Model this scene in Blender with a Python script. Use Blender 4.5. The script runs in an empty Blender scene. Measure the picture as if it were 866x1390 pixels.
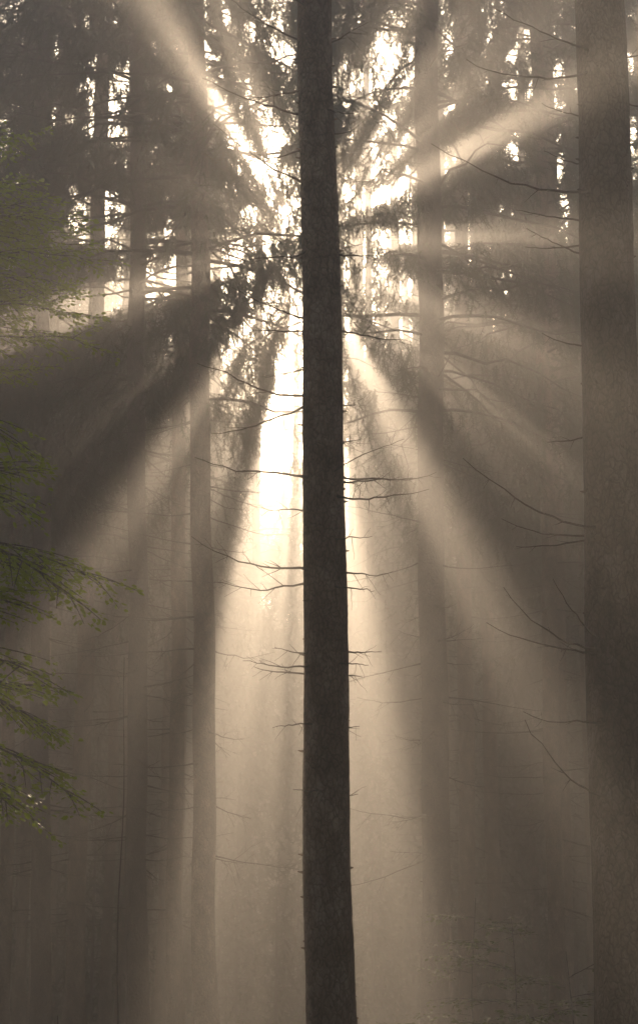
import bpy, math, random
import numpy as np
from mathutils import Vector, Matrix, noise as mnoise

random.seed(11)
rng = np.random.default_rng(11)
R = math.radians
scene = bpy.context.scene
COL = scene.collection

# ------------------------------------------------------------------ camera
FPX = 2530.0            # focal length in photo pixels
CX, CY = 433.0, 695.0
CAM = np.array([0.0, 0.0, 1.6])
PITCH = R(13.5)
cp, sp = math.cos(PITCH), math.sin(PITCH)

def ray(px, py):
    a, b = (px - CX) / FPX, (CY - py) / FPX
    return np.array([a, cp - b * sp, sp + b * cp])

def P(px, py, Y):
    d = ray(px, py)
    return CAM + d * (Y / d[1])

cam_data = bpy.data.cameras.new('camera')
cam = bpy.data.objects.new('camera', cam_data)
COL.objects.link(cam)
cam.location = CAM
cam.rotation_euler = (R(90) + PITCH, 0, 0)
cam_data.sensor_fit = 'VERTICAL'
cam_data.sensor_height = 36.0
cam_data.sensor_width = 24.0
cam_data.lens = 36.0 * FPX / 1390.0
cam_data.clip_start = 0.1
cam_data.clip_end = 2000
cam_data.dof.use_dof = True
cam_data.dof.focus_distance = 15.0
cam_data.dof.aperture_fstop = 6.3
scene.camera = cam

# ------------------------------------------------------------------ sun + sky
SUNPX = (412.0, 326.0)
S = ray(*SUNPX); S = S / np.linalg.norm(S)
RV = np.array([S[1], -S[0], 0.0]); RV /= np.linalg.norm(RV)     # lateral right
UV = np.cross(RV, S); UV /= np.linalg.norm(UV)                  # lateral up
sun_el = math.asin(S[2]); sun_az = math.atan2(S[0], S[1])       # az clockwise from +Y

sd = bpy.data.lights.new('sun', 'SUN')
sd.energy = 5.0; sd.angle = R(0.5); sd.color = (1.0, 0.77, 0.54)
so = bpy.data.objects.new('sun', sd); COL.objects.link(so)
so.rotation_euler = Vector(-S).to_track_quat('-Z', 'Y').to_euler()
so.location = (0, 0, 60)

w = bpy.data.worlds.new('World'); scene.world = w; w.use_nodes = True
nt = w.node_tree; nt.nodes.clear()
sky = nt.nodes.new('ShaderNodeTexSky'); sky.sky_type = 'NISHITA'; sky.sun_disc = False
sky.sun_elevation = sun_el; sky.sun_rotation = sun_az
sky.air_density = 1.0; sky.dust_density = 4.0
bg = nt.nodes.new('ShaderNodeBackground'); bg.inputs[1].default_value = 0.15
ow = nt.nodes.new('ShaderNodeOutputWorld')
nt.links.new(sky.outputs[0], bg.inputs[0]); nt.links.new(bg.outputs[0], ow.inputs[0])

# ------------------------------------------------------------------ materials
def new_mat(name):
    m = bpy.data.materials.new(name); m.use_nodes = True
    n = m.node_tree; n.nodes.clear()
    return m, n, n.nodes, n.links

def ramp(nodes, stops):
    r = nodes.new('ShaderNodeValToRGB')
    e = r.color_ramp.elements
    while len(e) < len(stops): e.new(0.5)
    for el, (p, c) in zip(e, stops):
        el.position = p; el.color = (*c, 1)
    return r

def bark_mat(name, c_dark, c_mid, c_light, scale=1.0, bump=0.6):
    m, n, N, L = new_mat(name)
    tc = N.new('ShaderNodeTexCoord'); mp = N.new('ShaderNodeMapping')
    mp.inputs['Scale'].default_value = (scale, scale, scale * 0.55)
    L.new(tc.outputs['Object'], mp.inputs[0])
    big = N.new('ShaderNodeTexNoise'); big.inputs['Scale'].default_value = 5; big.inputs['Detail'].default_value = 8
    big.inputs['Roughness'].default_value = 0.65
    vo = N.new('ShaderNodeTexVoronoi'); vo.feature = 'DISTANCE_TO_EDGE'; vo.inputs['Scale'].default_value = 24
    fine = N.new('ShaderNodeTexNoise'); fine.inputs['Scale'].default_value = 90; fine.inputs['Detail'].default_value = 6
    warp = N.new('ShaderNodeTexNoise'); warp.inputs['Scale'].default_value = 14; warp.inputs['Detail'].default_value = 3
    wm = N.new('ShaderNodeMixRGB'); wm.blend_type = 'ADD'; wm.inputs[0].default_value = 0.09
    L.new(mp.outputs[0], warp.inputs['Vector']); L.new(mp.outputs[0], wm.inputs[1]); L.new(warp.outputs['Color'], wm.inputs[2])
    for t in (big, fine): L.new(mp.outputs[0], t.inputs['Vector'])
    L.new(wm.outputs[0], vo.inputs['Vector'])
    cr = ramp(N, [(0.3, c_dark), (0.52, c_mid), (0.75, c_light)])
    mixf = N.new('ShaderNodeMath'); mixf.operation = 'MULTIPLY_ADD'
    L.new(fine.outputs[0], mixf.inputs[0]); mixf.inputs[1].default_value = 0.45
    sub = N.new('ShaderNodeMath'); sub.operation = 'SUBTRACT'; L.new(big.outputs[0], sub.inputs[0]); sub.inputs[1].default_value = 0.22
    L.new(sub.outputs[0], mixf.inputs[2])
    L.new(mixf.outputs[0], cr.inputs[0])
    crack = ramp(N, [(0.0, (0.45, 0.42, 0.4)), (0.12, (1, 1, 1))])
    L.new(vo.outputs['Distance'], crack.inputs[0])
    mul = N.new('ShaderNodeMixRGB'); mul.blend_type = 'MULTIPLY'; mul.inputs[0].default_value = 1
    L.new(cr.outputs[0], mul.inputs[1]); L.new(crack.outputs[0], mul.inputs[2])
    b = N.new('ShaderNodeBsdfPrincipled'); b.inputs['Roughness'].default_value = 0.85
    b.inputs['Specular IOR Level'].default_value = 0.25
    L.new(mul.outputs[0], b.inputs['Base Color'])
    h = N.new('ShaderNodeMath'); h.operation = 'MULTIPLY_ADD'
    L.new(vo.outputs['Distance'], h.inputs[0]); h.inputs[1].default_value = 1.4; L.new(mixf.outputs[0], h.inputs[2])
    bp = N.new('ShaderNodeBump'); bp.inputs['Strength'].default_value = bump; bp.inputs['Distance'].default_value = 0.03
    L.new(h.outputs[0], bp.inputs['Height']); L.new(bp.outputs[0], b.inputs['Normal'])
    o = N.new('ShaderNodeOutputMaterial'); L.new(b.outputs[0], o.inputs[0])
    return m

def leaf_mat(name, c1, c2, trans, tcol, rough=0.55, scale=2.5, spec=0.3):
    m, n, N, L = new_mat(name)
    tc = N.new('ShaderNodeTexCoord')
    t = N.new('ShaderNodeTexNoise'); t.inputs['Scale'].default_value = scale; t.inputs['Detail'].default_value = 5
    L.new(tc.outputs['Object'], t.inputs['Vector'])
    cr = ramp(N, [(0.35, c1), (0.65, c2)]); L.new(t.outputs[0], cr.inputs[0])
    b = N.new('ShaderNodeBsdfPrincipled'); b.inputs['Roughness'].default_value = rough
    b.inputs['Specular IOR Level'].default_value = spec
    L.new(cr.outputs[0], b.inputs['Base Color'])
    tr = N.new('ShaderNodeBsdfTranslucent'); tr.inputs[0].default_value = (*tcol, 1)
    mx = N.new('ShaderNodeMixShader'); mx.inputs[0].default_value = trans
    L.new(b.outputs[0], mx.inputs[1]); L.new(tr.outputs[0], mx.inputs[2])
    o = N.new('ShaderNodeOutputMaterial'); L.new(mx.outputs[0], o.inputs[0])
    return m

BARK = bark_mat('spruce_bark', (0.055, 0.036, 0.024), (0.17, 0.115, 0.078), (0.33, 0.26, 0.20), 1.0, 0.9)
BARK2 = bark_mat('reddish_bark', (0.05, 0.035, 0.027), (0.11, 0.080, 0.062), (0.19, 0.155, 0.13), 0.9, 0.7)
TWIG = bark_mat('dead_wood', (0.04, 0.03, 0.022), (0.09, 0.068, 0.05), (0.15, 0.12, 0.095), 3.0, 0.3)
BEECHBARK = bark_mat('smooth_grey_bark', (0.09, 0.085, 0.075), (0.15, 0.14, 0.125), (0.22, 0.21, 0.19), 0.6, 0.2)
BARK1 = bark_mat('flaky_brown_bark', (0.075, 0.048, 0.032), (0.21, 0.145, 0.10), (0.40, 0.32, 0.25), 0.9, 0.9)
NEEDLE = leaf_mat('spruce_needles', (0.030, 0.044, 0.018), (0.060, 0.082, 0.032), 0.22, (0.14, 0.13, 0.045))
NEEDLE2 = leaf_mat('dry_needles', (0.05, 0.045, 0.022), (0.09, 0.075, 0.035), 0.28, (0.22, 0.14, 0.05))
BEECH = leaf_mat('beech_leaves', (0.09, 0.13, 0.015), (0.15, 0.20, 0.03), 0.5, (0.40, 0.50, 0.04), rough=0.38, scale=4, spec=0.5)
FERN = leaf_mat('undergrowth_leaves', (0.05, 0.085, 0.02), (0.11, 0.13, 0.035), 0.35, (0.16, 0.2, 0.04), rough=0.5, scale=6)

def ground_mat():
    m, n, N, L = new_mat('leaf_litter')
    tc = N.new('ShaderNodeTexCoord')
    a = N.new('ShaderNodeTexNoise'); a.inputs['Scale'].default_value = 0.6; a.inputs['Detail'].default_value = 9; a.inputs['Roughness'].default_value = 0.7
    v = N.new('ShaderNodeTexVoronoi'); v.inputs['Scale'].default_value = 16
    f = N.new('ShaderNodeTexNoise'); f.inputs['Scale'].default_value = 30; f.inputs['Detail'].default_value = 6
    for t in (a, v, f): L.new(tc.outputs['Object'], t.inputs['Vector'])
    c1 = ramp(N, [(0.36, (0.055, 0.075, 0.022)), (0.5, (0.12, 0.075, 0.038)), (0.66, (0.20, 0.125, 0.065))])
    L.new(a.outputs[0], c1.inputs[0])
    c2 = ramp(N, [(0.0, (0.6, 0.55, 0.5)), (1.0, (1.15, 1.05, 1.0))]); L.new(v.outputs['Color'], c2.inputs[0])
    mu = N.new('ShaderNodeMixRGB'); mu.blend_type = 'MULTIPLY'; mu.inputs[0].default_value = 0.8
    L.new(c1.outputs[0], mu.inputs[1]); L.new(c2.outputs[0], mu.inputs[2])
    b = N.new('ShaderNodeBsdfPrincipled'); b.inputs['Roughness'].default_value = 0.95
    L.new(mu.outputs[0], b.inputs['Base Color'])
    bp = N.new('ShaderNodeBump'); bp.inputs['Strength'].default_value = 0.9; bp.inputs['Distance'].default_value = 0.06
    L.new(f.outputs[0], bp.inputs['Height']); L.new(bp.outputs[0], b.inputs['Normal'])
    o = N.new('ShaderNodeOutputMaterial'); L.new(b.outputs[0], o.inputs[0])
    return m
GROUND = ground_mat()

# ------------------------------------------------------------------ mesh helpers
class MB:
    """collects triangle / quad soup with material indices"""
    def __init__(s): s.v = []; s.f3 = []; s.f4 = []; s.m3 = []; s.m4 = []; s.n = 0
    def add(s, v, faces, mi=0):
        v = np.asarray(v, float); faces = np.asarray(faces, np.int64) + s.n
        s.v.append(v); s.n += len(v)
        if faces.shape[1] == 3: s.f3.append(faces); s.m3.append(np.full(len(faces), mi))
        else: s.f4.append(faces); s.m4.append(np.full(len(faces), mi))
    def mesh(s, name, mats, smooth=False, origin=None):
        me = bpy.data.meshes.new(name)
        for m in mats: me.materials.append(m)
        if s.n == 0: return me
        v = np.concatenate(s.v)
        if origin is not None: v = v - np.asarray(origin)
        f3 = np.concatenate(s.f3) if s.f3 else np.zeros((0, 3), np.int64)
        f4 = np.concatenate(s.f4) if s.f4 else np.zeros((0, 4), np.int64)
        mi = np.concatenate([np.concatenate(a) if a else np.zeros(0) for a in (s.m3, s.m4)]).astype(np.int32)
        loops = np.concatenate([f3.ravel(), f4.ravel()]).astype(np.int32)
        tot = np.concatenate([np.full(len(f3), 3), np.full(len(f4), 4)]).astype(np.int32)
        st = np.concatenate([[0], np.cumsum(tot)[:-1]]).astype(np.int32)
        me.vertices.add(len(v)); me.vertices.foreach_set('co', v.astype(np.float32).ravel())
        me.loops.add(len(loops)); me.loops.foreach_set('vertex_index', loops)
        me.polygons.add(len(tot)); me.polygons.foreach_set('loop_start', st); me.polygons.foreach_set('loop_total', tot)
        me.polygons.foreach_set('material_index', mi)
        me.polygons.foreach_set('use_smooth', np.full(len(tot), smooth))
        me.update(calc_edges=True)
        return me
    def build(s, name, mats, parent=None, smooth=False, origin=None):
        o = bpy.data.objects.new(name, s.mesh(name, mats, smooth, origin)); COL.objects.link(o)
        if parent is not None: o.parent = parent
        return o

def tube(mb, pts, rad, sides=6, mi=0, bumps=None):
    pts = np.asarray(pts, float); n = len(pts); rad = np.asarray(rad, float)
    t = np.gradient(pts, axis=0); t /= (np.linalg.norm(t, axis=1, keepdims=True) + 1e-9)
    ref = np.array([0, 0, 1.0]) if abs(t[0][2]) < 0.8 else np.array([1.0, 0, 0])
    u = np.cross(t, ref); u /= (np.linalg.norm(u, axis=1, keepdims=True) + 1e-9)
    w_ = np.cross(t, u)
    a = np.arange(sides) * 2 * math.pi / sides
    rr = rad[:, None] * np.ones((1, sides))
    if bumps is not None: rr = rr * bumps
    v = pts[:, None, :] + rr[..., None] * (np.cos(a)[None, :, None] * u[:, None, :] + np.sin(a)[None, :, None] * w_[:, None, :])
    i = np.arange(n - 1)[:, None] * sides; j = np.arange(sides)[None, :]; j2 = (j + 1) % sides
    f = np.stack([i + j, i + j2, i + sides + j2, i + sides + j], -1).reshape(-1, 4)
    mb.add(v.reshape(-1, 3), f, mi)

def batch_tubes(mb, pts, rad, sides, mi):
    """pts (B,k,3), rad (B,k)"""
    B, k, _ = pts.shape
    t = np.gradient(pts, axis=1); t /= (np.linalg.norm(t, axis=2, keepdims=True) + 1e-9)
    u = np.cross(t, np.array([0.03, 0.02, 1.0])); u /= (np.linalg.norm(u, axis=2, keepdims=True) + 1e-9); w_ = np.cross(t, u)
    a = np.arange(sides) * 2 * math.pi / sides
    v = pts[:, :, None] + rad[:, :, None, None] * (np.cos(a)[:, None] * u[:, :, None] + np.sin(a)[:, None] * w_[:, :, None])
    i = np.arange(k - 1)[:, None] * sides; j = np.arange(sides)[None]; j2 = (j + 1) % sides
    f = np.stack([i + j, i + j2, i + sides + j2, i + sides + j], -1).reshape(-1, 4)
    f = f[None] + (np.arange(B) * k * sides)[:, None, None]
    mb.add(v.reshape(-1, 3), f.reshape(-1, 4), mi)

def empty(name, loc, label, cat, group=None):
    o = bpy.data.objects.new(name, None); COL.objects.link(o); o.location = loc
    o['label'] = label; o['category'] = cat
    if group: o['group'] = group
    return o

# ------------------------------------------------------------------ lanes cut in the canopy towards the sun to shape the beams
# (angle clockwise from "above the sun", half width, nearest, farthest distance from the sun line in metres, share of foliage left)
LANES = [
    (202, 5.5, 1.0, 8, 0.10), (231, 4, 1.2, 5, .12), (243, 2, 1.0, 5, .1), (264, 1.5, 1.0, 4, .1), (144, 3.5, 1.6, 6, 0.35), (123, 2.5, 1.0, 5, .3), (99, 2.5, .8, 4, .3), (316, 1.4, .7, 3, 0.0), (339, 1.6, .7, 3, 0.0), (282, 1.2, 1.2, 3.6, 0.0), (240, 1.6, 1.2, 5, .1),
    (187, 6.0, 0.5, 13, 0.0), (174, 6.5, 0.5, 13, 0.0), (164, 4, 0.6, 12, 0.15), (153, 4.2, 0.6, 5.0, 0.0),
    (213, 5.0, 0.9, 7.5, 0.03), (253, 6.0, 0.9, 7.5, 0.0), (270, 2.0, 1.2, 5.0, 0.0),
    (327, 3.4, 0.5, 3.6, 0.0), (345, 1.6, 0.8, 2.6, 0.0), (24, 2.8, 0.8, 4.0, 0.05), (35, 2.2, 0.8, 3.8, 0.0), (46, 3.0, 0.6, 3.8, 0.0), (61, 5, 0.6, 4.4, 0.0),
    (73, 1.6, 0.8, 3.2, 0.0), (88, 4.0, 0.5, 4.5, 0.0), (109, 3.0, 0.6, 4.6, 0.05), (116, 2.6, 0.6, 5.2, 0.0), (131, 2.8, 0.6, 5.0, 0.0), (138, 2.6, 0.6, 6.0, 0.05),
]
# thin places in the canopy: photo x, y, half width, half height, share of foliage left
GAPS = [(172, 400, 12, 90, .8), (206, 360, 10, 110, .9), (250, 330, 9, 90, .9), (292, 120, 14, 80, .9), (150, 30, 30, 30, .9), (60, 150, 26, 60, 1.0), (215, 60, 14, 40, .9), (520, 130, 26, 60, 1.1), (625, 240, 30, 60, 1.2), (540, 300, 24, 40, 1.1), (235, 500, 14, 50, 1.0),
 (150, 115, 42, 50, .15), (168, 190, 36, 36, .15), (115, 175, 30, 16, .2), (140, 290, 45, 40, .25), (242, 140, 16, 30, .05), (212, 235, 12, 22, .1),
 (270, 60, 20, 40, .4), (350, 245, 36, 46, 1.2), (375, 335, 30, 60, 1.0), (335, 390, 34, 36, 1.0), (292, 350, 18, 50, 1.2), (385, 200, 16, 50, 1.1), (385, 80, 14, 50, 1.1),
 (482, 350, 30, 44, .6), (470, 95, 13, 46, 1.2), (487, 480, 22, 30, .15), (668, 25, 14, 30, .1), (730, 120, 52, 26, .2), (770, 30, 14, 30, .3),
 (745, 230, 22, 50, .15), (768, 300, 13, 50, .15), (700, 205, 16, 20, .3), (862, 120, 16, 220, .25), (590, 95, 10, 20, .3), (245, 580, 13, 22, .3), (218, 425, 14, 26, .3),
 (20, 20, 16, 30, .3), (75, 65, 18, 14, .3), (660, 370, 24, 18, .4), (670, 430, 14, 22, .3), (545, 430, 26, 50, .4), (30, 200, 10, 30, .4), (620, 60, 30, 12, .35), (565, 350, 20, 30, .5)]
TRUNK_LINES = [(186, 187, 31, 14), (268, 279, 29, 17), (579, 592, 30, 18), (741, 765, 40, 12)]   # bare fronts of these trunks
_lat = np.random.default_rng(4).random((256, 256))
def vnoise(x, y):
    xi = np.floor(x).astype(int); yi = np.floor(y).astype(int); fx = x - xi; fy = y - yi
    fx = fx * fx * (3 - 2 * fx); fy = fy * fy * (3 - 2 * fy)
    g = lambda a, b: _lat[a % 256, b % 256]
    return (g(xi, yi) * (1 - fx) + g(xi + 1, yi) * fx) * (1 - fy) + (g(xi, yi + 1) * (1 - fx) + g(xi + 1, yi + 1) * fx) * fy
def keep_mask(p, r):
    v = p - CAM
    d = v @ S; lx = v @ RV; ly = v @ UV
    lx = lx + 0.10 * np.sin(ly * 5 + p[:, 1]) ; ly = ly + 0.10 * np.sin(lx * 6 + p[:, 1] * 1.3)
    l = np.hypot(lx, ly); ph = np.degrees(np.arctan2(lx, ly)) % 360
    prob = np.ones(len(p))
    nz = .5 * (np.sin(p[:, 0] * 3.1 + p[:, 1] * 1.7) * np.sin(p[:, 2] * 2.7 + p[:, 1]) + np.sin(p[:, 2] * 6.3 + p[:, 0] * 4.9) * np.sin(p[:, 1] * 5.1))
    for a, hw, l0, l1, k in LANES:
        da = np.abs((ph - a + 180) % 360 - 180)
        q = (da + nz * (2.0 + 1.2 / (0.3 + l))) / hw
        sft = np.clip((q - 0.75) / 0.6, 0, 1); sft = sft * sft * (3 - 2 * sft)
        inside = (l > l0 * (1 + .3 * nz)) & (l < l1 * (1 + .15 * nz))
        prob = np.where(inside, np.minimum(prob, k + (1 - k) * sft), prob)
    # many fine slits thinned into the foliage to let thin rays through
    fn = .6 * vnoise(ph / 3.1 + 7, np.log(l + .3) * 2.2) + .4 * vnoise(ph / 1.3, np.log(l + .3) * 3 + 9)
    fo = np.clip((fn - .54) / .12, 0, 1)
    prob = np.where((l < 7) & ((ph < 165) | (ph > 196)), np.minimum(prob, 1 - np.where((ph > 95) & (ph < 165), .6, .82) * fo), prob)
    prob = np.where(l < 0.9, 0.7, prob)
    zc = v[:, 1] * cp + v[:, 2] * sp
    px = CX + FPX * v[:, 0] / zc; py = CY - FPX * (-v[:, 1] * sp + v[:, 2] * cp) / zc
    for xt, xb, yd, hw_ in TRUNK_LINES:
        tx = xt + (xb - xt) * py / 1290
        prob = np.where((np.abs(px - tx) < hw_) & (p[:, 1] < yd) & (py > 60 + 60 * nz), np.minimum(prob, .12), prob)
    wx = 9 * np.sin(py * .11 + v[:, 1]) + 6 * np.sin(py * .29); wy = 9 * np.sin(px * .13 + 2 + v[:, 1])
    sn = .62 * vnoise(px / 8, py / 12) + .38 * vnoise(px / 4 + 50, py / 7)
    base_t = np.where(py < 400, .665, .78) + .05 * ((px > 440) & (px < 580)); thr = base_t.copy()
    for gx_, gy_, ga, gb, k in GAPS:
        q = ((px + wx - gx_) / ga) ** 2 + ((py + wy - gy_) / gb) ** 2
        thr = np.where(q < 1.3, np.minimum(thr, .36 + .22 * k + .22 * np.maximum(0, q - .5)), thr)
    prob = np.where(sn > thr, np.minimum(prob, .02), prob)
    prob = np.where(d < 18, 1.0, prob)
    return r.random(len(p)) < np.sqrt(prob)     # asked twice, at both ends of a twig

# ------------------------------------------------------------------ spruce foliage
def twig_template(pairs, nl, nw, ax):
    v = [(0, -ax, 0), (1, 0, 0), (0, ax, 0)]; f = [(0, 1, 2)]
    for k in range(pairs):
        x = (k + 0.35) / pairs * 0.93
        for s_ in (-1, 1):
            ang = R(42 + 18 * math.sin(k * 2.1 + s_)); L_ = nl * (1 - 0.45 * x) * (0.85 + 0.3 * math.sin(k * 3.7 + s_ * 1.3))
            i = len(v)
            v += [(x - nw, 0, 0), (x + nw, 0, 0), (x + L_ * math.cos(ang), s_ * L_ * math.sin(ang), 0.25 * L_ * math.sin(k * 1.7 + s_))]
            f.append((i, i + 1, i + 2))
    return np.array(v, float), np.array(f)
T_NEAR = twig_template(7, 0.30, 0.035, 0.035)
T_MID = twig_template(4, 0.36, 0.05, 0.05)
T_FAR = twig_template(2, 0.45, 0.09, 0.10)

def place_twigs(mb, pos, dr, size, tmpl, r, mi=0):
    if len(pos) == 0: return
    tv, tf = tmpl
    dr = dr / (np.linalg.norm(dr, axis=1, keepdims=True) + 1e-9)
    rnd = r.normal(size=dr.shape); side = np.cross(dr, rnd); side /= (np.linalg.norm(side, axis=1, keepdims=True) + 1e-9)
    nn = np.cross(dr, side)
    v = pos[:, None, :] + size[:, None, None] * (tv[None, :, 0, None] * dr[:, None, :] + tv[None, :, 1, None] * side[:, None, :] + tv[None, :, 2, None] * nn[:, None, :])
    f = tf[None] + (np.arange(len(pos)) * len(tv))[:, None, None]
    mb.add(v.reshape(-1, 3), f.reshape(-1, 3), mi)

def crown(mb, base, axis, H, hb, Rm, r, tmpl, step, sub, esp, esize, bsides=4, masked=True, droop=1.0, zmax=None):
    """branches in whorls with hanging needle twigs. mat 0 needles, 1 wood, 2 dry needles"""
    zs = hb; allp, alld, alls, wood, woodr = [], [], [], [], []
    while zs < H - 0.4:
        fr = (zs - hb) / (H - hb)
        shape = min(1.0, 0.55 + fr * 4) * (1 - fr) ** 0.75
        for _ in range(r.integers(4, 7)):
            az = r.uniform(0, 2 * math.pi); L_ = Rm * shape * r.uniform(0.6, 1.12) + 0.25
            z0 = zs + r.uniform(-0.15, 0.15)
            o = base + axis * z0
            out = np.array([math.cos(az), math.sin(az), 0.0])
            k = 8; s_ = np.linspace(0, 1, k)
            rise = r.uniform(-0.05, 0.25) + 0.35 * fr
            zz = L_ * (rise * s_ - (0.55 * droop * (1 - 0.7 * fr)) * s_ ** 2 + 0.18 * s_ ** 4)
            wob = r.normal(0, 0.03, (k, 3)) * (s_[:, None])
            pts = o + out * (L_ * s_)[:, None] + np.array([0, 0, 1.0]) * zz[:, None] + wob * L_
            wood.append(pts); woodr.append(np.linspace(0.012 + 0.007 * L_, 0.003, k))
            n = max(2, int(L_ * 0.85 / sub))
            t = np.linspace(0.26, 1.0, n) + r.uniform(-0.02, 0.02, n); t = np.clip(t, 0, 1)
            t = np.concatenate([t, t])
            pos = np.stack([np.interp(t, s_, pts[:, i]) for i in range(3)], 1)
            sgn = np.concatenate([np.ones(n), -np.ones(n)])
            lat = np.array([-out[1], out[0], 0.0])
            sl = (0.18 + 0.5 * np.sin(np.clip(t, 0, 1) * math.pi * 0.9)) * r.uniform(0.5, 1.25, len(t)) * min(1, 0.45 + 0.3 * L_)
            hang = r.uniform(0.3, 1.9, len(t)) * (1.15 - 0.6 * fr)
            dirs = lat[None] * sgn[:, None] * r.uniform(0.3, 1.0, len(t))[:, None] + out[None] * r.uniform(0.1, 0.7, len(t))[:, None] - np.array([0, 0, 1.0])[None] * hang[:, None]
            dirs /= np.linalg.norm(dirs, axis=1, keepdims=True)
            m = int(max(1, round(0.55 / esp)))
            for q in range(m):
                fq = (q + r.uniform(0, 1, len(t))) / m
                bent = dirs - np.array([0, 0, 1.0])[None] * (0.5 * fq)[:, None]
                pp = pos + bent * (sl * fq)[:, None]
                allp.append(pp); alld.append(bent + r.normal(0, 0.35, bent.shape)); alls.append(esize * r.uniform(0.7, 1.3, len(t)))
        zs += step * r.uniform(0.7, 1.3)
    p = np.concatenate(allp); d = np.concatenate(alld); s_ = np.concatenate(alls)
    wood = np.array(wood); woodr = np.array(woodr)
    if masked:
        kw = keep_mask(wood[:, 4], r) & keep_mask(wood[:, 7], r) | (r.random(len(wood)) < .12); wood, woodr = wood[kw], woodr[kw]
    batch_tubes(mb, wood, woodr, bsides, 1)
    if masked:
        km = keep_mask(p, r) & keep_mask(p + d / (np.linalg.norm(d, axis=1, keepdims=True) + 1e-9) * s_[:, None] * .75, r); p, d, s_ = p[km], d[km], s_[km]
    dry = r.random(len(p)) < 0.12
    place_twigs(mb, p[~dry], d[~dry], s_[~dry], tmpl, r, 0)
    place_twigs(mb, p[dry], d[dry], s_[dry] * 0.8, tmpl, r, 2)

def trunk_mesh(mb, pts, rad, sides, seed, rough=0.03, flare=True, mi=0):
    """pts (n,3) from ground up"""
    n = len(pts); b = np.ones((n, sides))
    for i in range(n):
        for j in range(sides):
            a = j * 2 * math.pi / sides
            q = Vector((math.cos(a) * 1.3, math.sin(a) * 1.3 + seed, pts[i][2] * 0.9))
            b[i, j] += rough * mnoise.noise(q * 1.2) + rough * 0.7 * mnoise.noise(q * 5.0) + (rough * 0.45 * mnoise.noise(q * 17.0) if sides > 20 else 0)
            if flare:
                h = pts[i][2]
                b[i, j] += max(0, math.exp(-max(h, 0) * 2.6)) * (0.45 + 0.28 * math.sin(a * 5 + seed))
    tube(mb, pts, rad, sides, mi, b)

def dead_branch(mb, A, B, sag, r0, r1, r, twigs=5, twl=0.35, kink=0.012, segs=12):
    A, B = np.asarray(A, float), np.asarray(B, float); L_ = np.linalg.norm(B - A)
    s_ = np.linspace(0, 1, segs)
    wob = np.cumsum(r.normal(0, kink, (segs, 3)), axis=0) * L_ * 0.35; wob -= wob[0] + (wob[-1] - wob[0]) * s_[:, None]
    pts = A + (B - A) * s_[:, None] + np.array([0, 0, -1.0]) * (sag * L_ * 4 * s_ * (1 - s_))[:, None] + wob
    rr = r0 + (r1 - r0) * s_ ** 0.8; rr[0] *= 1.6
    tube(mb, pts, rr, 5)
    # small knots
    for _ in range(twigs):
        t = r.uniform(0.25, 0.97); i = int(t * (segs - 1)); c = pts[i]
        ax = (B - A) / L_; pr = np.cross(ax, r.normal(size=3)); pr /= np.linalg.norm(pr)
        d = ax * r.uniform(0.3, 1.1) + pr * r.uniform(0.4, 1.0) + np.array([0, 0, -0.25]); d /= np.linalg.norm(d)
        tl = twl * r.uniform(0.3, 1.0) * (1.1 - 0.5 * t)
        k = 5; ss = np.linspace(0, 1, k)
        tp = c + d * (tl * ss)[:, None] + np.array([0, 0, 1.0]) * (r.uniform(-0.18, 0.2) * tl * ss ** 2)[:, None] + r.normal(0, 0.02, (k, 3)) * tl * ss[:, None]
        rt = max(0.0016, rr[i] * 0.5)
        tube(mb, tp, np.linspace(rt, 0.0012, k), 3)
        if tl > 0.22:
            for _ in range(2):
                c2 = tp[r.integers(2, 4)]; d2 = d + r.normal(0, 0.5, 3); d2 /= np.linalg.norm(d2)
                tube(mb, np.stack([c2, c2 + d2 * tl * 0.25, c2 + d2 * tl * 0.45 + [0, 0, 0.01]]), [rt * 0.6, rt * 0.5, 0.001], 3)

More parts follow.
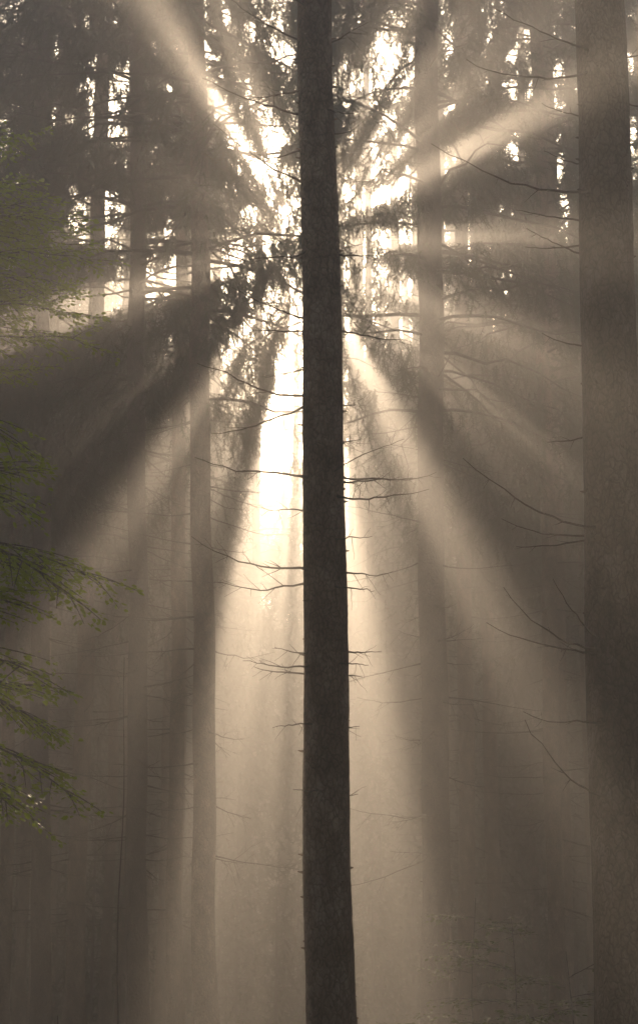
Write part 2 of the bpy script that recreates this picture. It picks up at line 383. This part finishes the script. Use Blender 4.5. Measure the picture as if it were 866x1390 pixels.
class Spruce:
    """one spruce: trunk line through two photo points at distance Y"""
    def __init__(s, label, top, bot, Y, wt, wb, H, group=None, seed=1, sides=16, mat=None, rough=0.03, name='spruce_tree', dz=0.25):
        s.r = np.random.default_rng(seed); s.Y = Y; s.H = H
        pt, pb = P(top[0], top[1], Y), P(bot[0], bot[1], Y)
        s.ax = (pt - pb) / (pt[2] - pb[2])              # per metre of height
        s.base = pb - s.ax * (pb[2] - 0.0)
        rt = wt / 2 * Y / FPX; rb = wb / 2 * Y / FPX
        k = (rb - rt) / (pt[2] - pb[2]); s.rad = lambda z: np.maximum(0.02, np.where(z < pt[2], rb - k * (z - pb[2]), rt * np.clip((H - z) / (H - pt[2]), 0, 1)))
        s.root = empty(name, s.base, label, 'tree', group)
        zz = np.arange(-0.15, H, dz if sides > 12 else 1.0)
        s.wob = lambda z: np.stack([(0.018 * np.sin(z * 0.8 + seed) + 0.01 * np.sin(z * 2.1 + seed * 2)) * (1.2 if Y > 20 else 0.6), 0 * z, 0 * z], 1)
        pts = s.base + s.ax * zz[:, None] + s.wob(zz)
        mb = MB(); trunk_mesh(mb, pts, s.rad(zz), sides, seed, rough)
        s.mbt = mb; s.sides = sides; s.mat = mat or BARK; s.seed = seed
    def at(s, z): return s.base + s.ax * z + s.wob(np.array([z]))[0]
    def finish_trunk(s):
        s.trunk = s.mbt.build('trunk', [s.mat], s.root, True, s.base)
    def stubs(s, n, z0, z1, size=0.03):
        for _ in range(n):
            z = s.r.uniform(z0, z1); a = s.r.uniform(0, 2 * math.pi); c = s.at(z); rr = float(s.rad(np.array(z)))
            o = np.array([math.cos(a), math.sin(a), 0.15]); L_ = size * s.r.uniform(0.3, 1.3)
            tube(s.mbt, np.stack([c + o * rr * 0.85, c + o * (rr + L_ * 0.5), c + o * (rr + L_)]), [0.012 + L_ * 0.1, 0.008, 0.003], 5)
    def branch_px(s, a, b, sag, r0=0.009, r1=0.0022, dy=None, twigs=5, twl=0.35, kink=0.012):
        """dead branch from trunk height of photo point a to photo point b"""
        pa = P(a[0], a[1], s.Y); c = s.at(pa[2])
        dy = s.r.uniform(-0.9, 0.5) if dy is None else dy
        pb = P(b[0], b[1], s.Y + dy)
        d = pb - c; d[2] = 0; d /= np.linalg.norm(d)
        A = c + d * float(s.rad(np.array(pa[2]))) * 0.8
        mb = MB(); dead_branch(mb, A, pb, sag, r0, r1, s.r, twigs, twl, kink)
        return mb.build('dead_branch', [TWIG], s.root, True, s.base)
    def dead_whorls(s, z0, z1, step, Lm, n=(2, 4), r0=0.012, as_parts=True, into=None, mi=0):
        z = z0
        while z < z1:
            for _ in range(s.r.integers(*n)):
                a = s.r.uniform(0, 2 * math.pi); L_ = Lm * s.r.uniform(0.3, 1.1); zz = z + s.r.uniform(-0.1, 0.1)
                c = s.at(zz); d = np.array([math.cos(a), math.sin(a), s.r.uniform(-0.28, 0.12)])
                A = c + d * float(s.rad(np.array(zz))) * 0.8
                mb = MB(); dead_branch(mb, A, c + d * L_, s.r.uniform(0.0, 0.06), r0, 0.003, s.r, int(3 + 4 * L_) if as_parts else 2, 0.5, 0.02, 9 if as_parts else 6)
                if as_parts: mb.build('dead_branch', [TWIG], s.root, True, s.base)
                else:
                    for v_, f_ in zip(mb.v, range(1)): pass
                    into.v += mb.v; into.f4 += [f + into.n for f in mb.f4]; into.m4 += [np.full(len(f), mi) for f in mb.f4]; into.n += mb.n
            z += step * s.r.uniform(0.7, 1.3)
    def crown(s, hb, Rm, tmpl, step, sub, esp, esize, masked=True, dead=None, droop=1.0):
        mb = MB(); crown(mb, s.base, s.ax, s.H, hb, Rm, s.r, tmpl, step, sub, esp, esize, 4, masked, droop)
        if dead: s.dead_whorls(dead[0], dead[1], dead[2], dead[3], as_parts=False, into=mb, mi=1)
        s.crown_ob = mb.build('crown', [NEEDLE, TWIG, NEEDLE2], s.root, False, s.base)

# ------------------------------------------------------------------ setting
def struct(o, kind='structure'): o['kind'] = kind; return o
N_ = 160
gx = np.linspace(-175, 175, N_); gy = np.linspace(-40, 180, N_)
X, Y_ = np.meshgrid(gx, gy, indexing='ij')
Z = 0.16 * np.sin(X * 0.21 + 1) * np.cos(Y_ * 0.17) + 0.09 * np.sin(X * 0.63) * np.sin(Y_ * 0.55 + 2) + 0.012 * np.maximum(Y_ - 60, 0) * 0.6
Z -= 0.16
mb = MB(); idx = np.arange(N_ * N_).reshape(N_, N_)
mb.add(np.stack([X, Y_, Z], -1).reshape(-1, 3), np.stack([idx[:-1, :-1], idx[1:, :-1], idx[1:, 1:], idx[:-1, 1:]], -1).reshape(-1, 4))
struct(mb.build('ground', [GROUND], None, True))
def gz(x, y):
    return 0.16 * math.sin(x * 0.21 + 1) * math.cos(y * 0.17) + 0.09 * math.sin(x * 0.63) * math.sin(y * 0.55 + 2) + 0.0072 * max(y - 60, 0) - 0.16

# haze
HZ = MB(); b0 = (-185, -50, -1.3); b1 = (185, 190, 40.5)
vv = [(x, y, z) for x in (b0[0], b1[0]) for y in (b0[1], b1[1]) for z in (b0[2], b1[2])]
HZ.add(vv, [(0, 1, 3, 2), (4, 6, 7, 5), (0, 4, 5, 1), (2, 3, 7, 6), (0, 2, 6, 4), (1, 5, 7, 3)])
hm, hn, HN, HL = new_mat('haze_air')
pv = HN.new('ShaderNodeVolumePrincipled'); pv.inputs['Color'].default_value = (0.95, 0.925, 0.89, 1)
pv.inputs['Density'].default_value = 0.015; pv.inputs['Anisotropy'].default_value = 0.76
ho = HN.new('ShaderNodeOutputMaterial'); HL.new(pv.outputs[0], ho.inputs['Volume'])
hz = HZ.build('haze', [hm]); hz['kind'] = 'stuff'

# ------------------------------------------------------------------ foreground trunks
t1 = Spruce('dark central spruce trunk standing in front of the sun, bare dead branches on both sides', (428, 0), (448.5, 1290), 14.0, 50, 65, 25, seed=3, mat=BARK1, sides=48, rough=0.042, dz=0.035)
t1.stubs(190, 0.6, 9.0, 0.034)
t1.finish_trunk()
B1 = [((404, 50), (312, -2), .02), ((404, 152), (275, 106), .03), ((404, 247), (290, 168), .04), ((404, 432), (315, 390), .03), ((404, 125), (335, 130), .04),
      ((405, 540), (268, 493), .05), ((406, 551), (287, 588), .04), ((404, 448), (330, 446), .02), ((406, 651), (265, 621), .05),
      ((406, 777), (260, 728), .06), ((406, 788), (296, 790), .06), ((409, 890), (373, 879), .02), ((409, 905), (330, 897), .05), ((410, 915), (345, 905), .05),
      ((410, 985), (370, 988), .0), ((406, 690), (355, 688), .04), ((404, 345), (330, 352), .04), ((404, 200), (352, 215), .03), ((405, 500), (360, 512), .03),
      ((453, 155), (480, 154), .0), ((453, 178), (482, 176), .03), ((455, 349), (516, 348), .02), ((458, 446), (553, 462), .03), ((460, 600), (490, 596), .02),
      ((460, 550), (484, 549), .02), ((463, 643), (592, 641), .05), ((463, 652), (560, 649), .03), ((463, 677), (582, 664), .04), ((463, 735), (505, 728), .02),
      ((465, 779), (533, 776), .03), ((465, 799), (508, 802), .02), ((468, 884), (518, 884), .03), ((468, 903), (500, 903), .02), ((470, 917), (492, 919), .0),
      ((470, 987), (488, 986), .0), ((472, 1080), (486, 1078), .0), ((412, 1075), (398, 1072), .0), ((452, 60), (500, 30), .03), ((404, 15), (372, -20), .02)]
for a, b, sg in B1:
    ln = abs(b[0] - a[0])
    t1.branch_px(a, b, sg, 0.0075 + ln * 0.00003, 0.0022, twigs=int(2 + ln / 16), twl=0.26, kink=0.032)
t1.branch_px((463, 646), (548, 596), -.02, .006, .002, twigs=4)
# high crown, above the frame
t1.crown(12.5, 2.6, T_MID, 0.55, 0.22, 0.14, 0.24, masked=True)

t2 = Spruce('broad hazy spruce trunk at the right edge with long bare branches', (812, 0), (850, 1290), 13.2, 73, 88, 26, seed=8, sides=48, rough=0.035, mat=BARK2, dz=0.04)
t2.stubs(80, 0.6, 9.0, 0.025)
t2.finish_trunk()
B2 = [((776, 80), (672, 12), .03, -1), ((776, 105), (632, 80), .06, -1), ((785, 266), (585, 195), .08, -1), ((784, 300), (700, 285), .05, 0),
      ((788, 345), (714, 310), .05, 0), ((790, 330), (712, 335), .07, 0), ((793, 720), (628, 622), .08, -1), ((795, 728), (680, 704), .06, 0), ((795, 732), (700, 742), .03, 0),
      ((798, 888), (660, 845), .06, -1), ((798, 886), (683, 797), .10, -1), ((800, 872), (750, 786), .08, -.5), ((800, 985), (710, 966), .05, -1),
      ((805, 1080), (712, 977), .12, -1), ((790, 470), (735, 452), .05, 0), ((792, 590), (742, 600), .04, 0), ((868, 80), (905, 62), .02, 0), ((860, 140), (890, 150), .0, 0),
      ((778, 150), (735, 140), .04, .4), ((782, 215), (738, 205), .04, .4)]
for a, b, sg, dy in B2:
    ln = abs(b[0] - a[0])
    t2.branch_px(a, b, sg, 0.007 + ln * 0.00003, 0.0024, dy=dy, twigs=int(1 + ln / 40), twl=0.16, kink=0.022)
t2.crown(13, 2.6, T_MID, 0.55, 0.22, 0.14, 0.24, masked=True)

# mid-distance spruces with visible crowns
MIDS = [
 ('slim dark spruce trunk, left one of the pair left of the central trunk', (186, 0), (187, 1290), 31, 20, 29, 36, 10.799999999999999, 21),
 ('dark spruce trunk in slanting sunbeams, right one of the pair left of the central trunk', (268, 0), (279, 1290), 29, 25, 32, 37, 10.4, 22),
 ('hazy grey spruce trunk a little right of the central trunk', (579, 0), (592, 1290), 30, 34, 38, 38, 10.6, 23),
 ('faint spruce trunk just left of the broad right-hand trunk', (741, 0), (765, 1290), 40, 19, 24, 37, 11.5, 24),
 ('dim spruce trunk rising behind the green leaves at the far left', (58, 0), (55, 1290), 33, 22, 27, 35, 10.1, 25),
 ('thin pale trunk peeping out beside the right edge of the central trunk', (459, 0), (466, 1290), 62, 11, 13, 36, 15.5, 26),
]
for lab, tp, bt, Yd, wt, wb, H, hb, sd_ in MIDS:
    t = Spruce(lab, tp, bt, Yd, wt, wb, H, seed=sd_, sides=20, rough=0.03, mat=BARK2 if sd_ % 2 else BARK)
    t.stubs(40, 1, 12, 0.04); t.finish_trunk()
    if Yd < 60:
        t.dead_whorls(3.2, hb + 0.5, 0.55, 2.0)
        t.crown(hb, 4.2, T_NEAR if Yd < 35 else T_MID, 0.32, 0.085, 0.10, 0.27)
    else:
        t.dead_whorls(8, hb, 1.2, 1.6)
        t.crown(hb, 2.0, T_MID, 0.55, 0.2, 0.16, 0.26)

# ------------------------------------------------------------------ background spruces
ZONES = [(-400, 30, 'beyond the left edge leaves'), (30, 180, 'behind the green leaves on the left'), (180, 285, 'between the pair of left-hand trunks'),
         (285, 404, 'left of the bright gap by the central trunk'), (404, 560, 'just right of the central trunk'),
         (560, 690, 'in the grey haze right of centre'), (690, 790, 'beside the broad right-hand trunk'), (790, 1300, 'beyond the broad right-hand trunk')]
ORD = ['nearest', 'second nearest', 'third nearest', 'fourth nearest', 'fifth nearest', 'sixth nearest', 'seventh nearest', 'eighth nearest', 'ninth nearest', 'tenth nearest', 'eleventh nearest', 'twelfth nearest', 'thirteenth nearest', 'fourteenth nearest']
spots = []
fixed = [P(t_[1][0], 695, t_[3])[:2] for t_ in MIDS]
tries = 0
while len(spots) < 150 and tries < 60000:
    tries += 1
    y = 34 + 76 * rng.random() ** 1.35; x = rng.uniform(-0.215 * y - 4, 0.215 * y + 4)
    sx = y * math.tan(sun_az)
    if abs(x - sx + 0.15) < 1.5 + 0.004 * y and y < 88: continue
    if abs(x - sx) < 5.5 and y < 80 and rng.random() < .3: continue
    if y < 56 and 300 < CX + x / y * FPX < 500: continue
    if y < 50 and 490 < CX + x / y * FPX < 560: continue
    if any((x - a) ** 2 + (y - b) ** 2 < 2.3 ** 2 for a, b in spots): continue
    if any((x - a) ** 2 + (y - b) ** 2 < 2.6 ** 2 for a, b in fixed): continue
    spots.append((x, y))
for px_, y_ in ((500, 60), (536, 68), (515, 78), (352, 71), (478, 84)): spots.append(((px_ - CX) / FPX * y_, y_))
spots.sort(key=lambda q: q[1])
cnt = {}
for i, (x, y) in enumerate(spots):
    px = CX + x / y * FPX * 0.985
    z = next((k for k, zz in enumerate(ZONES) if zz[0] <= px < zz[1]), 0)
    n = cnt.get(z, 0); cnt[z] = n + 1
    lab = f'{ORD[min(n, 13)]} of the fog-veiled spruces {ZONES[z][2]}'
    r_ = np.random.default_rng(100 + i)
    H = r_.uniform(31, 37); d = r_.uniform(0.26, 0.42) / y * FPX; lean = r_.uniform(-6, 6)
    t = Spruce(lab, (px + lean, 0), (px - lean + (px - CX) * 0.115, 1290), y, d * 0.82, d, H, 'fog-veiled spruces in the background', seed=100 + i, sides=10, mat=BARK)
    t.finish_trunk()
    hb = r_.uniform(8.5, 12.0) if y < 60 else r_.uniform(4.5, 8.5)
    t.crown(hb, r_.uniform(3.2, 4.3), T_MID if y < 55 else T_FAR, 0.40 if y < 60 else 0.55, 0.17 if y < 60 else 0.26, 0.15 if y < 60 else 0.18, 0.30 if y < 60 else 0.46, dead=(2.5, hb, 1.0, 1.9))

# distant woods: one mass
mb = MB(); r_ = np.random.default_rng(77)
for k in range(170):
    y = r_.uniform(112, 165); x = r_.uniform(-0.24 * y - 6, 0.24 * y + 6); H = r_.uniform(24, 31)
    if k >= 158: y = r_.uniform(111, 120); x = -4.5 + (k - 158) * .6; H = r_.uniform(17, 24)
    b_ = np.array([x, y, gz(x, y) - 0.1]); m2 = MB()
    tube(mb, np.stack([b_, b_ + [0, 0, H * 0.5], b_ + [0, 0, H]]), [0.2, 0.14, 0.03], 6, 1)
    crown(mb, b_, np.array([0, 0, 1.0]), H, r_.uniform(.3, 2), r_.uniform(2.6, 3.6), r_, T_FAR, 1.2, 0.7, 0.3, 0.9, 3, False)
ob = mb.build('distant_woods', [NEEDLE, TWIG, NEEDLE2]); ob['kind'] = 'stuff'
# thicket of young spruces under the far trees: one mass
mb = MB()
for k in range(190):
    y = r_.uniform(52, 116); x = r_.uniform(-0.22 * y - 5, 0.22 * y + 5); H = r_.uniform(3.5, 8.5)
    b_ = np.array([x, y, gz(x, y) - 0.1])
    tube(mb, np.stack([b_, b_ + [0, 0, H * 0.5], b_ + [0, 0, H]]), [0.06, 0.04, 0.01], 5, 1)
    crown(mb, b_, np.array([0, 0, 1.0]), H, .3, r_.uniform(1.0, 1.9), r_, T_FAR, 0.5, 0.34, 0.3, 0.45, 3, False, .5)
ob = mb.build('young_spruce_thicket', [NEEDLE, TWIG, NEEDLE2]); ob['kind'] = 'stuff'
# unseen woods beside and behind the viewpoint, added to shade the haze from the sky
mb = MB(); nn_ = 0
while nn_ < 46:
    a = r_.uniform(0, 2 * math.pi); q = r_.uniform(6, 42); x, y = q * math.sin(a), q * math.cos(a) + 4
    if y > 2 and abs(x) < 0.24 * y + 5.5: continue
    nn_ += 1
    H = r_.uniform(29, 36); b_ = np.array([x, y, gz(x, y) - 0.1])
    tube(mb, np.stack([b_, b_ + [0, 0, H * 0.5], b_ + [0, 0, H]]), [0.24, 0.17, 0.03], 8, 3)
    crown(mb, b_, np.array([0, 0, 1.0]), H, r_.uniform(7, 10), r_.uniform(3.2, 4.4), r_, T_FAR, 0.7, 0.4, 0.3, 0.8, 3, False)
ob = mb.build('unseen_shade_woods', [NEEDLE, TWIG, NEEDLE2, BARK]); ob['kind'] = 'stuff'

# ------------------------------------------------------------------ young beech at the left edge
LEAF = np.array([(0, 0, 0), (.28, .26, .03), (.62, .24, .02), (1, 0, -.04), (.62, -.24, .02), (.28, -.26, .03)])
LEAFF = np.array([(0, 1, 2, 3), (0, 3, 4, 5)])
def place_leaves(mb, pos, dr, size, r, mi=0, up_bias=1.0):
    dr = dr / (np.linalg.norm(dr, axis=1, keepdims=True) + 1e-9)
    up = np.array([0, 0, 1.0]) * up_bias + r.normal(0, 0.42, dr.shape)
    side = np.cross(up, dr); side /= (np.linalg.norm(side, axis=1, keepdims=True) + 1e-9); nn = np.cross(dr, side)
    v = pos[:, None, :] + size[:, None, None] * (LEAF[None, :, 0, None] * dr[:, None, :] + LEAF[None, :, 1, None] * side[:, None, :] + LEAF[None, :, 2, None] * nn[:, None, :])
    f = LEAFF[None] + (np.arange(len(pos)) * 6)[:, None, None]
    mb.add(v.reshape(-1, 3), f.reshape(-1, 4), mi)

def leafy_branch(root, A, B, sag, r0, r, mat_l, mat_w, origin, leaf=0.05, spread=0.5, nsub=16, dens=22):
    A, B = np.asarray(A, float), np.asarray(B, float); L_ = np.linalg.norm(B - A); k = 10; s_ = np.linspace(0, 1, k)
    pts = A + (B - A) * s_[:, None] + np.array([0, 0, -1.0]) * (sag * L_ * 4 * s_ * (1 - s_))[:, None] + r.normal(0, .012, (k, 3)) * L_ * s_[:, None]
    mb = MB(); tube(mb, pts, np.linspace(r0, 0.003, k), 6)
    lm = MB(); ax = (B - A) / L_; lat = np.cross(ax, [0, 0, 1.0]); lat /= np.linalg.norm(lat)
    for q in range(nsub):
        t = 0.25 + 0.75 * (q + r.random()) / nsub; sg = 1 if q % 2 else -1
        c = np.array([np.interp(t, s_, pts[:, i]) for i in range(3)])
        d = ax * r.uniform(.5, 1.0) + lat * sg * r.uniform(.4, 1.0) + np.array([0, 0, r.uniform(-.3, .12)]); d /= np.linalg.norm(d)
        sl = spread * (1.15 - 0.75 * t) * r.uniform(.6, 1.2) + .12
        ss = np.linspace(0, 1, 6)
        sp_ = c + d * (sl * ss)[:, None] + np.array([0, 0, -.12]) * (sl * ss ** 2)[:, None]
        tube(mb, sp_, np.linspace(.004, .0015, 6), 4)
        n = int(dens * sl / 0.5) + 3
        tt = r.random(n) ** 0.8
        pp = c + d * (sl * tt)[:, None] + np.array([0, 0, -.12]) * (sl * tt ** 2)[:, None]
        side = np.cross(d, [0, 0, 1.0]); side /= np.linalg.norm(side) + 1e-9
        sgn = np.where(r.random(n) < .5, 1, -1)[:, None]
        dd = d * .6 + side * sgn * r.uniform(.4, 1.1, (n, 1)) + r.normal(0, .18, (n, 3)); dd[:, 2] -= .15
        pp = pp + dd * r.uniform(0, .07, (n, 1))
        place_leaves(lm, pp, dd, leaf * r.uniform(.7, 1.25, n), r)
    bo = mb.build('branch', [mat_w], root, True, origin)
    lm.build('leaves', [mat_l], bo, False, origin)

r_ = np.random.default_rng(5)
def broadleaf(label, bx, Yd, H, r0, boughs, leaf, dens, spread):
    base = P(bx, 1141, Yd); base[2] = gz(base[0], base[1]) - .05
    root = empty('beech_tree', base, label, 'tree')
    z = np.linspace(0, H, 26); ax = np.array([-0.03, 0, 1.0])
    pts = base + ax * z[:, None] + np.stack([0.05 * np.sin(z), 0.04 * np.cos(z * 1.2), 0 * z], 1)
    mb = MB(); trunk_mesh(mb, pts, np.linspace(r0, .012, 26), 14, 4.0, .03)
    mb.build('trunk', [BEECHBARK], root, True, base)
    for (ya, tipx, tipy, dy, sag) in boughs:
        T = P(tipx, tipy, Yd + dy); za = P(bx, ya, Yd)[2]
        A = np.array([np.interp(za, pts[:, 2], pts[:, i]) for i in range(3)])
        leafy_branch(root, A, T, sag, .005 + 0.003 * np.linalg.norm(T - A), r_, BEECH, BEECHBARK, base, leaf, spread, 16, dens)
broadleaf('young beech at the left edge, its bright green sprays hanging into the frame', -85, 9.5, 8.6, .06,
    [(700, 100, 812, -.4, -.06), (640, 20, 640, .5, -.04), (760, 60, 770, .6, -.03), (720, 140, 790, .2, -.05), (600, 20, 690, -.6, -.02), (840, 20, 800, -.3, -.02),
     (900, 55, 985, 0, -.05), (980, 95, 1078, -.5, -.06), (930, 30, 930, .5, -.04), (1000, 20, 1095, .4, -.03), (860, 30, 905, -.8, -.02), (520, 10, 600, .3, -.03)],
    .036, 34, .34)
broadleaf('taller beech at the upper left with dim green foliage behind the young one', -165, 16, 13.5, .11,
    [(420, 110, 430, .3, -.05), (380, 70, 380, -.5, -.05), (330, 95, 330, .6, -.05), (470, 120, 465, -.3, -.04), (300, 40, 300, .2, -.04), (450, 60, 455, 1, -.04),
     (300, 100, 300, 0, -.03), (360, 130, 350, .4, -.04), (420, 90, 395, .7, -.04), (330, 60, 270, -.4, -.04), (250, 30, 250, 0, -.03), (350, 20, 350, -1, -.04), (520, 40, 500, .8, -.03), (400, 20, 410, 1.2, -.04), (200, 20, 190, .5, -.03), (280, 60, 345, 1.5, -.03), (480, 100, 400, 1.5, -.06)],
    .055, 24, .55)

# ------------------------------------------------------------------ undergrowth
def sapling(label, px, Yd, H, n, seed, name='sapling'):
    r = np.random.default_rng(seed); base = P(px, 1141, Yd); base[2] = gz(base[0], base[1]) - .03
    root = empty(name, base, label, 'sapling')
    z = np.linspace(0, H, 10); pts = base + np.stack([.04 * np.sin(z * 2 + seed), .03 * np.cos(z * 3), z], 1)
    mb = MB(); tube(mb, pts, np.linspace(.014, .004, 10), 6); mb.build('stem', [BEECHBARK], root, True, base)
    for k in range(n):
        za = H * (0.25 + .72 * k / n); a = r.uniform(0, 6.28); L_ = r.uniform(.35, .85)
        A = base + [.04 * math.sin(za * 2 + seed), .03 * math.cos(za * 3), za]
        leafy_branch(root, A, A + np.array([math.cos(a), math.sin(a), r.uniform(0, .4)]) * L_, -.04, .005, r, FERN, BEECHBARK, base, .055, .3, 7, 14)
sapling('leafy sapling low in the brown haze, left of the broad right-hand trunk', 690, 19, 2.35, 11, 61)
sapling('small leafy sapling at the foot of the broad right-hand trunk', 765, 17, 2.1, 9, 62)
sapling('small sapling at the bottom right of the central trunk', 560, 22, 1.1, 6, 63)
sapling('low sapling in the dark bottom left corner', 90, 18, 1.3, 6, 64)
sapling('taller faint sapling in the haze right of the hazy grey trunk', 640, 24, 2.6, 11, 65)
# slender bare stem
b_ = P(165, 1141, 24); b_[2] = gz(b_[0], b_[1]) - .05; tpz = P(163, 862, 24)[2]
mb = MB(); z = np.linspace(0, tpz, 14); tube(mb, b_ + np.stack([.02 * np.sin(z * 2), 0 * z, z], 1), np.linspace(.016, .006, 14), 6)
o = mb.build('bare_stem', [TWIG], None, True, b_); o.location = b_; o['label'] = 'thin straight bare stem catching light left of the left-hand trunks'; o['category'] = 'dead sapling'

mb = MB(); r_ = np.random.default_rng(9)
for k in range(420):
    y = 9 + 70 * r_.random() ** 1.5; x = r_.uniform(-.23 * y - 2, .23 * y + 2)
    c = np.array([x, y, gz(x, y)]); n = 60; h = r_.uniform(.15, .5); w_ = r_.uniform(.3, .9)
    pp = c + np.stack([r_.normal(0, w_, n) * .5, r_.normal(0, w_, n) * .5, r_.random(n) ** .7 * h], 1)
    place_leaves(mb, pp, r_.normal(0, 1, (n, 3)) * [1, 1, .3], r_.uniform(.03, .06, n) * (1 + y / 60), r_)
    for _ in range(6):
        a = c + [r_.normal(0, w_ * .4), r_.normal(0, w_ * .4), -.02]; tube(mb, np.stack([a, a + [r_.normal(0, .05), 0, h * .5], a + [r_.normal(0, .08), 0, h]]), [.003, .0025, .0015], 3, 1)
ob = mb.build('undergrowth', [FERN, TWIG]); ob['kind'] = 'stuff'

# ------------------------------------------------------------------ render settings
scene.render.engine = 'CYCLES'
cy = scene.cycles
cy.max_bounces = 6; cy.diffuse_bounces = 3; cy.glossy_bounces = 1; cy.transmission_bounces = 3; cy.volume_bounces = 1
cy.transparent_max_bounces = 4
cy.use_denoising = True; cy.denoiser = 'OPENIMAGEDENOISE'; cy.denoising_input_passes = 'RGB_ALBEDO_NORMAL'
cy.sample_clamp_indirect = 4.0
cy.caustics_reflective = False; cy.caustics_refractive = False
scene.view_settings.view_transform = 'Standard'; scene.view_settings.look = 'None'
scene.view_settings.exposure = 0.78; scene.view_settings.gamma = 1.0
scene.view_settings.use_curve_mapping = False
